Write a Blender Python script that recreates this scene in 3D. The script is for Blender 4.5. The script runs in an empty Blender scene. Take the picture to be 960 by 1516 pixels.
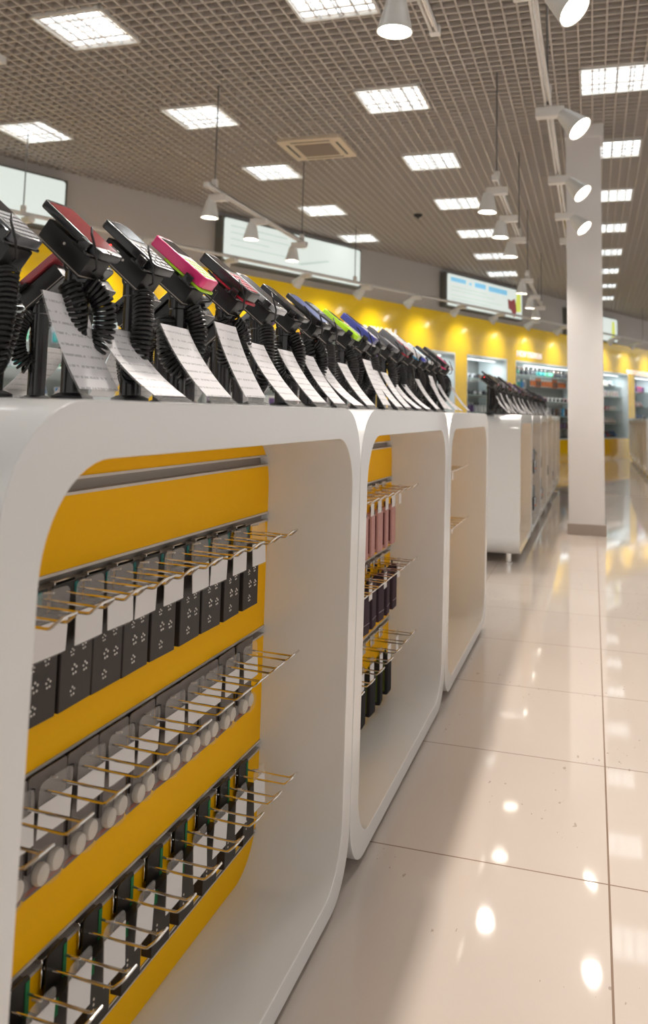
import bpy, bmesh, math, random
from mathutils import Vector, Matrix
random.seed(7)
PI = math.pi
scn = bpy.context.scene
C = scn.collection

# ------------------------------------------------------------------ camera
IMG_W, IMG_H = 960, 1516
yaw, pitch, roll = 0.30842, 0.10721, 0.02339
CAM_H = 0.8536
cam = bpy.data.cameras.new('camera')
camo = bpy.data.objects.new('camera', cam)
C.objects.link(camo)
cam.sensor_fit = 'AUTO'
cam.sensor_width = 36.0
cam.lens = 1253.15 / IMG_H * 36.0
cam.shift_y = -(IMG_H / 2 - 473.9) / IMG_H
cam.clip_start = 0.02
cam.clip_end = 200
fw = Vector((-math.sin(yaw) * math.cos(pitch), math.cos(yaw) * math.cos(pitch), math.sin(pitch)))
rt = Vector((math.cos(yaw), math.sin(yaw), 0))
up = rt.cross(fw)
rt2 = rt * math.cos(roll) + up * math.sin(roll)
up2 = -rt * math.sin(roll) + up * math.cos(roll)
M = Matrix((rt2, up2, -fw)).transposed().to_4x4()
M.translation = Vector((0, 0, CAM_H))
camo.matrix_world = M
scn.camera = camo
cam.dof.use_dof = True
cam.dof.focus_distance = 1.45
cam.dof.aperture_fstop = 6.3

# ------------------------------------------------------------------ world, exposure
w = bpy.data.worlds.new('world')
scn.world = w
w.use_nodes = True
w.node_tree.nodes['Background'].inputs[0].default_value = (1.0, 0.975, 0.95, 1)
w.node_tree.nodes['Background'].inputs[1].default_value = 0.82
scn.view_settings.view_transform = 'Standard'
scn.view_settings.look = 'None'
scn.view_settings.gamma = 1.0
scn.view_settings.use_curve_mapping = False
scn.view_settings.exposure = 0.04
PANEL_L = 5.0        # ceiling light radiance
SPOT_W = 46.0         # hanging track spots
COL_W = 44.0          # track over the aisle
WASH_W = 22.0        # wall washers

NICHE_W = 4.5        # strip lamps in the wall niches, per metre

# ------------------------------------------------------------------ materials
def srgb(r, g, b):
    f = lambda c: (c / 255) / 12.92 if c / 255 <= .04045 else ((c / 255 + .055) / 1.055) ** 2.4
    return (f(r), f(g), f(b), 1)
MATS = {}
def mat(name, col, rough=.5, metal=0, coat=0, spec=.5, emit=None, es=0, trans=0, alpha=1, noise=0, nscale=20, ior=1.45):
    if name in MATS: return MATS[name]
    m = bpy.data.materials.new(name); m.use_nodes = True
    nt = m.node_tree; b = nt.nodes['Principled BSDF']
    b.inputs['Base Color'].default_value = col
    b.inputs['Roughness'].default_value = rough
    b.inputs['Metallic'].default_value = metal
    b.inputs['Coat Weight'].default_value = coat
    b.inputs['Coat Roughness'].default_value = .06
    b.inputs['Specular IOR Level'].default_value = spec
    b.inputs['IOR'].default_value = ior
    b.inputs['Transmission Weight'].default_value = trans
    b.inputs['Alpha'].default_value = alpha
    if emit:
        b.inputs['Emission Color'].default_value = emit
        b.inputs['Emission Strength'].default_value = es
    if noise:
        tc = nt.nodes.new('ShaderNodeTexCoord'); n = nt.nodes.new('ShaderNodeTexNoise')
        n.inputs['Scale'].default_value = nscale; n.inputs['Detail'].default_value = 4
        mx = nt.nodes.new('ShaderNodeMix'); mx.data_type = 'RGBA'; mx.blend_type = 'MULTIPLY'
        mx.inputs[0].default_value = noise
        nt.links.new(tc.outputs['Object'], n.inputs['Vector'])
        mx.inputs[6].default_value = col
        nt.links.new(n.outputs['Fac'], mx.inputs[7])
        nt.links.new(mx.outputs[2], b.inputs['Base Color'])
    MATS[name] = m
    return m
white_gloss = mat('white_gloss', (.80, .795, .78, 1), .28, coat=.6)
column_white = mat('column_white', (.78, .75, .73, 1), .6, noise=.06, nscale=6)
yellow_board = mat('yellow_board', (.95, .50, .0, 1), .5, spec=.12, noise=.05, nscale=3)
yellow_gloss = mat('yellow_gloss', (.95, .62, .0, 1), .22, coat=.5)
alu = mat('aluminium', (.60, .55, .50, 1), .5, metal=.5)
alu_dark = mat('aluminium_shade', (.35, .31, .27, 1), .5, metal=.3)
chrome = mat('chrome', (.75, .72, .68, 1), .15, metal=1)
black_pl = mat('black_plastic', (.012, .011, .011, 1), .38)
black_sat = mat('black_satin', (.018, .016, .016, 1), .25, coat=.3)
rubber = mat('rubber_cord', (.010, .009, .009, 1), .42)
clear = mat('clear_plastic', (.85, .83, .8, 1), .12, alpha=.14, spec=.6)
clear_dark = mat('clear_blister', (.9, .88, .86, 1), .08, alpha=.09, spec=.7)
card_white = mat('card_white', (.78, .76, .75, 1), .6, noise=.05)
grey_wall = mat('grey_wall', (.56, .52, .485, 1), .7, noise=.05, nscale=2)
grid_mat = mat('grid_louvre', (.56, .51, .465, 1), .55)
plenum = mat('plenum_dark', (.055, .048, .044, 1), .9)
fix_frame = mat('fixture_frame', (.72, .70, .66, 1), .4)
diffuser = mat('diffuser', (.9, .9, .9, 1), .6, emit=(.93, .98, 1.0, 1), es=PANEL_L)
louvre_m = mat('light_louvre', (.75, .78, .8, 1), .3, metal=.4)
cassette_m = mat('cassette_cream', (.62, .52, .40, 1), .5)
cassette_gr = mat('cassette_grille', (.22, .17, .14, 1), .6)
track_white = mat('track_white', (.72, .69, .65, 1), .4)
head_white = mat('head_white', (.70, .69, .66, 1), .35)
lamp_face = mat('lamp_face', (.95, .93, .88, 1), .3, emit=(1, .93, .80, 1), es=14)
steel_rod = mat('steel_rod', (.20, .19, .18, 1), .5, metal=.5)
skirt_m = mat('skirting', (.38, .31, .26, 1), .4)
niche_white = mat('niche_white', (.70, .76, .78, 1), .4)
niche_grey = mat('niche_grey', (.22, .22, .21, 1), .6)
glass_sh = mat('glass_shelf', (.55, .72, .68, 1), .08, alpha=.45, spec=.8)
pack_dark = mat('pack_dark', (.040, .032, .029, 1), .42, spec=.3, noise=.3, nscale=40)
pack_side = mat('pack_side', (.010, .009, .009, 1), .4)
blister_card = mat('blister_card', (.17, .145, .135, 1), .45, noise=.3, nscale=60)
strip_dark = mat('dark_strip', (.03, .022, .02, 1), .4)
teal = mat('teal_print', (.0, .18, .17, 1), .5)
green_p = mat('green_print', (.0, .22, .06, 1), .5)
red_brown = mat('red_brown_print', (.22, .06, .035, 1), .5)
cream = mat('cream_pad', (.66, .60, .52, 1), .6)
gem = mat('silver_print', (.75, .72, .68, 1), .3)
ink = mat('ink_grey', (.10, .09, .09, 1), .6)

def paper_mat():
    m = bpy.data.materials.new('printed_paper'); m.use_nodes = True
    nt = m.node_tree; b = nt.nodes['Principled BSDF']; N = nt.nodes.new; L = nt.links.new
    tc = N('ShaderNodeTexCoord'); sp = N('ShaderNodeSeparateXYZ'); L(tc.outputs['Generated'], sp.inputs[0])
    # rows of print across the sheet: dark where a row is on and a stretched noise says ink
    row = N('ShaderNodeMath'); row.operation = 'MULTIPLY'; row.inputs[1].default_value = 9; L(sp.outputs['Z'], row.inputs[0])
    fr = N('ShaderNodeMath'); fr.operation = 'FRACT'; L(row.outputs[0], fr.inputs[0])
    lt = N('ShaderNodeMath'); lt.operation = 'LESS_THAN'; lt.inputs[1].default_value = .22; L(fr.outputs[0], lt.inputs[0])
    mp = N('ShaderNodeMapping'); mp.inputs['Scale'].default_value = (9, 14, 9); L(tc.outputs['Generated'], mp.inputs[0])
    nz = N('ShaderNodeTexNoise'); nz.inputs['Scale'].default_value = 1.6; nz.inputs['Detail'].default_value = 1; L(mp.outputs[0], nz.inputs['Vector'])
    g = N('ShaderNodeMath'); g.operation = 'GREATER_THAN'; g.inputs[1].default_value = .47; L(nz.outputs['Fac'], g.inputs[0])
    mu = N('ShaderNodeMath'); mu.operation = 'MULTIPLY'; L(lt.outputs[0], mu.inputs[0]); L(g.outputs[0], mu.inputs[1])
    m2 = N('ShaderNodeMath'); m2.operation = 'MULTIPLY'; m2.inputs[1].default_value = .42; L(mu.outputs[0], m2.inputs[0])
    mx = N('ShaderNodeMix'); mx.data_type = 'RGBA'; mx.inputs[6].default_value = (.82, .79, .80, 1); mx.inputs[7].default_value = (.10, .09, .10, 1)
    L(m2.outputs[0], mx.inputs[0]); L(mx.outputs[2], b.inputs['Base Color'])
    b.inputs['Roughness'].default_value = .5
    return m
paper = paper_mat()

def floor_mat():
    m = bpy.data.materials.new('floor_tiles'); m.use_nodes = True
    nt = m.node_tree; b = nt.nodes['Principled BSDF']; N = nt.nodes.new; L = nt.links.new
    tc = N('ShaderNodeTexCoord'); sp = N('ShaderNodeSeparateXYZ'); L(tc.outputs['Object'], sp.inputs[0])
    def math_(op, a, bb=None):
        n = N('ShaderNodeMath'); n.operation = op
        for i, v in enumerate((a, bb)):
            if v is None: continue
            if isinstance(v, (int, float)): n.inputs[i].default_value = v
            else: L(v, n.inputs[i])
        return n.outputs[0]
    S = .556
    def line(o, off):
        x = math_('DIVIDE', math_('SUBTRACT', o, off), S)
        d = math_('ABSOLUTE', math_('SUBTRACT', math_('FRACT', math_('ADD', x, .5)), .5))
        return math_('LESS_THAN', d, .0034), math_('FLOOR', x)
    lx, ix = line(sp.outputs['X'], .0198); ly, iy = line(sp.outputs['Y'], 1.7463 - S * 4)
    grout = math_('MAXIMUM', lx, ly)
    cb = N('ShaderNodeCombineXYZ'); L(ix, cb.inputs[0]); L(iy, cb.inputs[1])
    wn = N('ShaderNodeTexWhiteNoise'); L(cb.outputs[0], wn.inputs['Vector'])
    n1 = N('ShaderNodeTexNoise'); n1.inputs['Scale'].default_value = 2.2; n1.inputs['Detail'].default_value = 5; L(tc.outputs['Object'], n1.inputs['Vector'])
    t = math_('ADD', math_('MULTIPLY', wn.outputs['Value'], .3), math_('MULTIPLY', n1.outputs['Fac'], .7))
    base = N('ShaderNodeMix'); base.data_type = 'RGBA'
    base.inputs[6].default_value = (.60, .515, .45, 1); base.inputs[7].default_value = (.66, .575, .505, 1); L(t, base.inputs[0])
    # scuffs
    mp = N('ShaderNodeMapping'); mp.inputs['Scale'].default_value = (60, 26, 1); mp.inputs['Rotation'].default_value = (0, 0, .7); L(tc.outputs['Object'], mp.inputs[0])
    n2 = N('ShaderNodeTexNoise'); n2.inputs['Scale'].default_value = 1.3; n2.inputs['Detail'].default_value = 2; L(mp.outputs[0], n2.inputs['Vector'])
    n3 = N('ShaderNodeTexNoise'); n3.inputs['Scale'].default_value = 3.3; L(tc.outputs['Object'], n3.inputs['Vector'])
    sc = math_('MULTIPLY', math_('GREATER_THAN', n2.outputs['Fac'], .69), math_('GREATER_THAN', n3.outputs['Fac'], .56))
    sc = math_('MULTIPLY', sc, .5)
    m1 = N('ShaderNodeMix'); m1.data_type = 'RGBA'; L(sc, m1.inputs[0]); L(base.outputs[2], m1.inputs[6]); m1.inputs[7].default_value = (.25, .17, .11, 1)
    m2 = N('ShaderNodeMix'); m2.data_type = 'RGBA'; L(grout, m2.inputs[0]); L(m1.outputs[2], m2.inputs[6]); m2.inputs[7].default_value = (.22, .14, .09, 1)
    L(m2.outputs[2], b.inputs['Base Color'])
    ro = math_('ADD', math_('MULTIPLY', grout, .5), .045); L(ro, b.inputs['Roughness'])
    b.inputs['Specular IOR Level'].default_value = .42
    return m

# ------------------------------------------------------------------ mesh builder
class MB:
    def __init__(s, xf=None): s.v = []; s.f = []; s.m = []; s.xf = xf
    def add(s, vs, fs, mi=0):
        o = len(s.v)
        s.v += [tuple(s.xf @ Vector(p)) if s.xf else tuple(p) for p in vs]
        s.f += [tuple(i + o for i in f) for f in fs]; s.m += [mi] * len(fs)
    def box(s, x0, x1, y0, y1, z0, z1, mi=0):
        s.add([(x0, y0, z0), (x1, y0, z0), (x1, y1, z0), (x0, y1, z0), (x0, y0, z1), (x1, y0, z1), (x1, y1, z1), (x0, y1, z1)],
              [(0, 3, 2, 1), (4, 5, 6, 7), (0, 1, 5, 4), (1, 2, 6, 5), (2, 3, 7, 6), (3, 0, 4, 7)], mi)
    def tube(s, path, r, n=8, mi=0, closed=False, rs=None):
        P = [Vector(p) for p in path]; N_ = len(P)
        prev = None; vs = []; fs = []
        for i, p in enumerate(P):
            if closed: t = P[(i + 1) % N_] - P[i - 1]
            else: t = P[min(i + 1, N_ - 1)] - P[max(i - 1, 0)]
            t.normalize()
            if prev is None:
                a = Vector((0, 0, 1)) if abs(t.z) < .9 else Vector((1, 0, 0))
                nrm = t.cross(a).normalized()
            else:
                nrm = (prev - t * prev.dot(t))
                nrm = nrm.normalized() if nrm.length > 1e-6 else t.orthogonal().normalized()
            prev = nrm; bn = t.cross(nrm); rr = rs[i] if rs else r
            for k in range(n):
                a = 2 * PI * k / n
                vs.append(p + (nrm * math.cos(a) + bn * math.sin(a)) * rr)
        m = N_ if closed else N_ - 1
        for i in range(m):
            j = (i + 1) % N_
            for k in range(n):
                k2 = (k + 1) % n
                fs.append((i * n + k, i * n + k2, j * n + k2, j * n + k))
        if not closed:
            fs.append(tuple(range(n - 1, -1, -1))); fs.append(tuple((N_ - 1) * n + k for k in range(n)))
        s.add(vs, fs, mi)
    def lathe(s, prof, n=20, mi=0, xf=None, cap=True):
        vs = []; fs = []
        for (r, z) in prof:
            for k in range(n):
                a = 2 * PI * k / n; p = Vector((r * math.cos(a), r * math.sin(a), z))
                vs.append(xf @ p if xf else p)
        for i in range(len(prof) - 1):
            for k in range(n):
                k2 = (k + 1) % n
                fs.append((i * n + k, i * n + k2, (i + 1) * n + k2, (i + 1) * n + k))
        if cap:
            fs.append(tuple(range(n - 1, -1, -1))); fs.append(tuple((len(prof) - 1) * n + k for k in range(n)))
        s.add(vs, fs, mi)
    def prism(s, pts, axis, a0, a1, mi=0):
        # pts: 2-D outline, extruded along axis 'x','y','z'
        def P(p, a): return {'x': (a, p[0], p[1]), 'y': (p[0], a, p[1]), 'z': (p[0], p[1], a)}[axis]
        n = len(pts)
        vs = [P(p, a0) for p in pts] + [P(p, a1) for p in pts]
        fs = [tuple(range(n - 1, -1, -1)), tuple(range(n, 2 * n))]
        fs += [(i, (i + 1) % n, n + (i + 1) % n, n + i) for i in range(n)]
        s.add(vs, fs, mi)
    def build(s, name, mats, parent=None, smooth=True, bevel=0, loc=None, seg=2):
        me = bpy.data.meshes.new(name)
        me.from_pydata([tuple(v) for v in s.v], [], s.f)
        if not isinstance(mats, (list, tuple)): mats = [mats]
        for m in mats: me.materials.append(m)
        me.polygons.foreach_set('material_index', s.m)
        bm = bmesh.new(); bm.from_mesh(me)
        bmesh.ops.recalc_face_normals(bm, faces=bm.faces)
        if bevel:
            es = [e for e in bm.edges if len(e.link_faces) == 2 and e.calc_face_angle(0) > .5]
            bmesh.ops.bevel(bm, geom=es, offset=bevel, segments=seg, affect='EDGES', profile=.6, clamp_overlap=True)
        bm.to_mesh(me); bm.free()
        o = bpy.data.objects.new(name, me); C.objects.link(o)
        if smooth:
            me.polygons.foreach_set('use_smooth', [True] * len(me.polygons))
            me.set_sharp_from_angle(angle=math.radians(38))
        if parent: o.parent = parent
        if loc: o.location = loc
        return o
def rrect(x0, x1, y0, y1, r, n=8):
    out = []
    for cx, cy, a0 in ((x1 - r, y1 - r, 0), (x0 + r, y1 - r, 90), (x0 + r, y0 + r, 180), (x1 - r, y0 + r, 270)):
        for k in range(n + 1):
            a = math.radians(a0 + 90 * k / n)
            out.append((cx + r * math.cos(a), cy + r * math.sin(a)))
    return out
def tag(o, label=None, cat=None, group=None, kind=None):
    if label: o['label'] = label
    if cat: o['category'] = cat
    if group: o['group'] = group
    if kind: o['kind'] = kind
    return o
def empty(name, loc=(0, 0, 0), rz=0):
    o = bpy.data.objects.new(name, None); C.objects.link(o)
    o.location = loc; o.rotation_euler = (0, 0, rz); o.empty_display_size = .05
    return o
ORD = ['first', 'second', 'third', 'fourth', 'fifth', 'sixth', 'seventh', 'eighth', 'ninth', 'tenth', 'eleventh', 'twelfth', 'thirteenth', 'fourteenth']
def kids(o):
    return [c for c in C.objects if c.parent == o]
def copy_tree(o, parent=None, cache={}):
    c = o.copy(); C.objects.link(c); c.parent = parent
    if o.name not in cache: cache[o.name] = kids(o)
    for ch in cache[o.name]: copy_tree(ch, c)
    return c

# ------------------------------------------------------------------ setting
CEIL = 3.077
WA, WB = -5.10, .4353
ANG = math.atan(WB)
DR = Vector((math.sin(ANG), math.cos(ANG), 0)); NR = Vector((math.cos(ANG), -math.sin(ANG), 0))
WX = Matrix((DR, NR, Vector((0, 0, 1)))).transposed().to_4x4(); WX.translation = Vector((WA, 6, 0))
# wall frame: x = along the wall (s), y = out into the room (t), z up. DR x NR points down, so it is a mirrored frame (used for mesh only)
def wall_at(s, t, z): return WX @ Vector((s, t, z))
def wall_v(u): return 6 + (u - WA) / WB
def wall_u(v): return WA + (v - 6) * WB

mb = MB(); mb.box(-10, 7, -4, 25, -.08, 0)
fl = mb.build('floor', floor_mat(), smooth=False); tag(fl, kind='structure')

S0, S1 = -9.0, 21.0
FAS = 2.40; OT, OB = 1.80, .43
mb = MB(WX); mb.box(S0, S1, -.75, -.06, FAS, 3.6)
tag(mb.build('wall_left', grey_wall, smooth=False), kind='structure')
mb = MB(WX); mb.box(S0, S1, -.75, -.55, 0, FAS)
tag(mb.build('wall_back', niche_grey, smooth=False), kind='structure')
openings = [(-4.2, -1.0), (-.6, 1.5), (2.0, 5.55), (6.09, 7.71), (8.06, 9.33), (9.64, 12.6), (13.0, 14.60), (14.97, 16.5), (17.0, 19.6)]
mb = MB(WX)
mb.box(S0, S1, -.38, 0, OT, FAS)
mb.box(S0, S1, -.38, 0, 0, OB)
xs = [S0] + [e for o in openings for e in o] + [S1]
for i in range(0, len(xs), 2): mb.box(xs[i], xs[i + 1], -.38, 0, OB, OT)
tag(mb.build('trim_1', yellow_gloss, smooth=False), kind='structure')
# pale liners of the niches
mb = MB(WX)
for a, b in openings:
    mb.box(a, a + .012, -.54, .004, OB, OT); mb.box(b - .012, b, -.54, .004, OB, OT)
    mb.box(a, b, -.54, .004, OT - .03, OT); mb.box(a, b, -.54, .004, OB, OB + .012)
tag(mb.build('trim_2', niche_white, smooth=False), kind='structure')

# open-cell ceiling: one louvre sheet plus the dark plenum above it
mb = MB(); CELL = .0787; TH = .009; HH = .052
u = -9.98
while u < 6.5:
    v1 = min(24.5, wall_v(u) + .1)
    if v1 > -2.5: mb.box(u, u + TH, -2.5, v1, CEIL, CEIL + HH)
    u += CELL
v = -2.5
while v < 24.5:
    mb.box(max(-10, wall_u(v) - .1), 6.5, v, v + TH, CEIL + .0005, CEIL + HH - .0005); v += CELL
tag(mb.build('ceiling', grid_mat, smooth=False), kind='structure')
mb = MB(); mb.box(-10, 7, -4, 25, 3.42, 3.5)
tag(mb.build('ceiling_slab', plenum, smooth=False), kind='structure')

# column
mb = MB(); mb.box(-.177, .078, 6.587, 6.85, 0, 3.2)
tag(mb.build('wall_column', column_white, smooth=False, bevel=.004), kind='structure')
mb = MB(); mb.box(-.186, .087, 6.577, 6.86, 0, .078)
tag(mb.build('baseboard_column', skirt_m, smooth=False, bevel=.002), kind='structure')
mb = MB(); mb.box(-.187, .100, 6.577, 6.86, CEIL - .09, CEIL + .05)
tag(mb.build('trim_3', column_white, smooth=False, bevel=.002), kind='structure')

# ------------------------------------------------------------------ ceiling lights
def make_light():
    r = empty('ceiling_light')
    h = .232; z = 0
    mb = MB()
    for a in (-1, 1):
        mb.box(min(a * h, a * (h - .014)), max(a * h, a * (h - .014)), -h, h, -.010, .05)
        mb.box(-h, h, min(a * h, a * (h - .014)), max(a * h, a * (h - .014)), -.010, .05)
    mb.build('frame', fix_frame, r, smooth=False)
    mb = MB(); mb.box(-h + .014, h - .014, -h + .014, h - .014, .018, .03)
    mb.build('diffuser', diffuser, r, smooth=False)
    mb = MB()
    for k in (-1, 0, 1): mb.box(k * .109 - .003, k * .109 + .003, -h + .014, h - .014, -.006, .018)
    for k in range(-4, 5): mb.box(-h + .014, h - .014, k * .045 - .001, k * .045 + .001, .002, .018)
    mb.build('louvre', louvre_m, r, smooth=False)
    return r
L0 = None
rows = [-4.348 + 1.506 * i for i in range(6)]
rown = ['leftmost row by the grey wall', 'second row from the left wall', 'row above the counters', 'row just right of the column', 'row right of the aisle', 'far right row']
nth = ['just behind the camera'] * 4 + ['nearest'] + [ORD[i] + ' from the camera' for i in range(1, 12)]
for i, uu in enumerate(rows):
    for j in range(-4, 12):
        vv = 4.147 + 1.54 * j
        if vv > wall_v(uu) - .6: continue
        if i in (3, 4) and j == 0 and i == 3: pass
        if L0 is None: o = L0 = make_light()
        else: o = copy_tree(L0)
        o.location = (uu, vv, CEIL - .004)
        # those right beside the column etc. keep their own place
        n = j + 5
        tag(o, 'square ceiling light %s, %s' % (nth[j + 4], rown[i]), 'ceiling light', 'fluorescent ceiling lights')

# air conditioner cassette
r = empty('ceiling_cassette', (-2.2, 6.62, CEIL - .002))
tag(r, 'cream square air conditioner cassette with a brown grille set in the grid ceiling', 'air conditioner')
h = .275
mb = MB()
mb.prism(rrect(-h, h, -h, h, .02, 3), 'z', -.022, .03)
fr = mb.build('frame', cassette_m, r, bevel=.004)
mb = MB(); mb.box(-.155, .155, -.155, .155, -.027, -.021)
mb.build('grille', cassette_gr, r, smooth=False)
for a in range(4):
    mb = MB(Matrix.Rotation(a * PI / 2, 4, 'Z')); mb.box(-.17, .17, .205, .225, -.0235, -.0215)
    mb.build('air_slot', black_pl, r, smooth=False)
r = empty('smoke_detector', (-1.85, 9.2, CEIL))
tag(r, 'small dark smoke detector on the grid ceiling between light rows', 'smoke detector')
mb = MB(); mb.lathe([(.05, .0), (.05, -.012), (.035, -.03), (.012, -.036)], 20); mb.build('housing', black_pl, r)
mb = MB(); mb.lathe([(.012, -.036), (.012, -.048), (.004, -.05)], 12); mb.build('sensor', black_pl, r)

# ------------------------------------------------------------------ track lights
TZ = 2.345
def make_track(name, length, label, loc, rz=0, rods=(), rodtop=CEIL):
    r = empty(name, loc, rz); tag(r, label, 'lighting track')
    mb = MB(); mb.box(-.016, -.006, 0, length, -.013, .016); mb.box(.006, .016, 0, length, -.013, .016); mb.box(-.016, .016, 0, length, .006, .016)
    mb.build('rail', track_white, r, smooth=False, bevel=.0015, seg=1)
    mb = MB(); mb.box(-.006, .006, .003, length - .003, -.002, .006); mb.build('conductor', chrome, r, smooth=False)
    for y in (0, length):
        mb = MB(); mb.box(-.02, .02, y - .02, y + .02, -.016, .019); mb.build('end_cap', track_white, r, bevel=.003)
    for y in rods:
        mb = MB(); mb.tube([(0, y, .012), (0, y, rodtop - loc[2])], .0055, 8); mb.build('suspension_rod', steel_rod, r)
        mb = MB(); mb.box(-.018, .018, y - .018, y + .018, .012, .07); mb.build('rod_clamp', track_white, r, bevel=.003)
    return r
def make_head(name, aim, side, energy, cone=1.15, blend=.55, size=.04, color=(1, .93, .86)):
    """spot hanging beside its track: adapter box across the track, cone reflector pointing along aim"""
    r = empty(name)
    mb = MB(); mb.box(-.075 if side < 0 else -.06, .06 if side < 0 else .075, -.026, .026, -.062, -.014)
    mb.build('adapter_box', track_white, r, bevel=.004)
    a = Vector(aim).normalized()
    q = Vector((0, 0, -1)).rotation_difference(a).to_matrix().to_4x4()
    piv = Vector((side * .062, 0, -.045))
    mb = MB(); mb.tube([Vector((side * .045, 0, -.04)), piv, piv + a * .02], .014, 10); mb.build('arm', track_white, r)
    X = Matrix.Translation(piv) @ q
    mb = MB()
    mb.lathe([(.012, .0), (.031, -.005), (.036, -.02), (.062, -.128), (.064, -.132), (.060, -.132), (.056, -.118), (.030, -.03), (.004, -.03)], 28, 0, X, cap=False)
    mb.build('reflector', head_white, r)
    mb = MB(); mb.lathe([(.0005, -.115), (.055, -.115), (.055, -.117), (.0005, -.117)], 24, 0, X, cap=False)
    mb.build('lamp_glass', lamp_face, r)
    if energy:
        ld = bpy.data.lights.new('spot_lamp', 'SPOT'); ld.energy = energy; ld.spot_size = cone * 2; ld.spot_blend = blend
        ld.color = color; ld.shadow_soft_size = size
        lo = bpy.data.objects.new('spot_lamp', ld); C.objects.link(lo); lo.parent = r
        p = piv + a * .15
        lo.matrix_local = Matrix.Translation(p) @ Vector((0, 0, -1)).rotation_difference(a).to_matrix().to_4x4()
    return r
make_track('lighting_track', 8.2, 'long white track running down the aisle ceiling to beside the column', (-.190, -.6, TZ), rods=(.8, 4.6, 8.0))
make_track('lighting_track', 2.05, 'white hanging track with three spots in front of the large blank lightbox', (-2.455, 5.05, TZ), rods=(.12, 1.95))
make_track('lighting_track', 1.95, 'short white hanging track above the counters, nearer the camera', (-.575, 1.2, TZ), rods=(.15,))
make_track('lighting_track', 2.0, 'short white hanging track with three spots at picture centre right', (-.575, 5.3, TZ), rods=(.1, 1.85))
make_track('lighting_track', 2.9, 'farthest white hanging track with three spots beside the column', (-.655, 9.1, TZ), rods=(.15, 2.7))
make_track('lighting_track', 2.0, 'white hanging track whose end shows at the left picture edge', (-2.455, .95, TZ), rods=(.1,))
hB = make_head('track_spotlight', (-.05, 0, -1), -1, SPOT_W)
first = True
bspots = [(-.575, 1.45, 'overhead spot on the near hanging track, nearest the camera'), (-.575, 2.2, 'overhead spot in the middle of the near hanging track'),
          (-.575, 2.75, 'white cone spot glowing at the top edge of the picture'),
          (-.575, 5.48, 'white cone spot, nearest of three on the centre right hanging track'), (-.575, 6.3, 'white cone spot, middle of three on the centre right hanging track'), (-.575, 7.1, 'white cone spot, farthest of three on the centre right hanging track'),
          (-.655, 9.3, 'white cone spot, nearest on the farthest hanging track'), (-.655, 10.6, 'white cone spot, middle one on the farthest hanging track'), (-.655, 11.7, 'white cone spot, last one on the farthest hanging track'),
          (-2.455, 5.25, 'white cone spot at the near end of the track before the large lightbox'), (-2.455, 6.0, 'white cone spot in the middle of the track before the large lightbox'), (-2.455, 6.95, 'white cone spot at the far end of the track before the large lightbox'),
          (-2.455, 1.5, 'spot on the left edge track, nearer the camera'), (-2.455, 2.3, 'spot on the left edge track, farther one')]
for x, y, lb in bspots:
    o = hB if first else copy_tree(hB); first = False
    o.location = (x, y, TZ); tag(o, lb, 'spotlight', 'downward track spots')
hA = make_head('track_spotlight', (.55, -.22, -.62), 1, COL_W, cone=1.0)
for i, y in enumerate((.2, 1.55, 2.85, 4.08, 5.3, 6.3, 7.2)):
    o = hA if i == 0 else copy_tree(hA)
    o.location = (-.190, y, TZ); tag(o, 'white cone spot tilted right on the aisle track, %s from the camera' % ORD[i], 'spotlight', 'tilted aisle track spots')
# wall washer rail, parallel to the wall
p = wall_at(-3, .75, 2.395)
make_track('lighting_track', 20, 'long thin white track along the yellow wall holding wall washing spots', p, rz=-ANG, rods=(3, 7.3, 12, 16.5))
hW = make_head('wall_washer', (-.80, .0, -.62), -1, WASH_W, cone=.78, blend=1.0)
for i, s in enumerate([-2.2, -1.1, 0.05, 1.2, 2.32, 3.45, 4.55, 5.60, 6.71, 7.80, 8.92, 9.95, 11.05, 12.2, 13.3, 14.45, 15.6, 16.7]):
    o = hW if i == 0 else copy_tree(hW)
    o.location = wall_at(s, .75, 2.395); o.rotation_euler = (0, 0, -ANG)
    tag(o, 'small white spot tilted at the yellow wall, number %d along the wall track' % (i + 1), 'spotlight', 'wall washing spots')

# ------------------------------------------------------------------ lightboxes and letters on the wall
sb_white = mat('lightbox_face', (.3, .31, .3, 1), .3, emit=(.84, .93, .87, 1), es=.72)
sb_frame = mat('lightbox_frame', (.16, .16, .14, 1), .5)
sb_blue = mat('lightbox_blue', (.2, .5, .75, 1), .3, emit=(.22, .55, .80, 1), es=.7)
sb_red = mat('lightbox_wine', (.2, .04, .04, 1), .3, emit=(.22, .05, .05, 1), es=.7)
sb_lime = mat('lightbox_lime', (.6, .7, .1, 1), .3, emit=(.66, .72, .12, 1), es=.7)
sb_pale = mat('lightbox_pale', (.25, .28, .25, 1), .3, emit=(.60, .70, .64, 1), es=.72)
def lightbox(s0, s1, z0, z1, label, art):
    r = empty('lightbox_sign', wall_at((s0 + s1) / 2, 0, z0)); tag(r, label, 'sign')
    Y = Matrix.Translation(-Vector(r.location)) @ WX
    mb = MB(Y); mb.box(s0, s1, -.06, .055, z0, z1); mb.build('case', sb_frame, r, bevel=.006)
    mb = MB(Y); mb.prism(rrect(s0 + .03, s1 - .03, z0 + .03, z1 - .02, .03, 4), 'y', .055, .062); mb.build('face', sb_white, r, smooth=False)
    for k, (m, shp) in enumerate(art):
        mb = MB(Y)
        mb.prism([(s0 + a * (s1 - s0), z0 + b * (z1 - z0)) for a, b in shp], 'y', .062, .0635)
        mb.build('printed_motif', m, r, smooth=False)
def R_(a, b, c, d): return [(a, c), (b, c), (b, d), (a, d)]
lightbox(-1.8, .82, 2.47, 2.97, 'blank pale illuminated sign at the left picture edge', [(sb_lime, [(.1, .02), (.75, .02), (.7, .14), (.5, .2), (.3, .12)]), (sb_pale, R_(.1, .5, .7, .72))])
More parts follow.
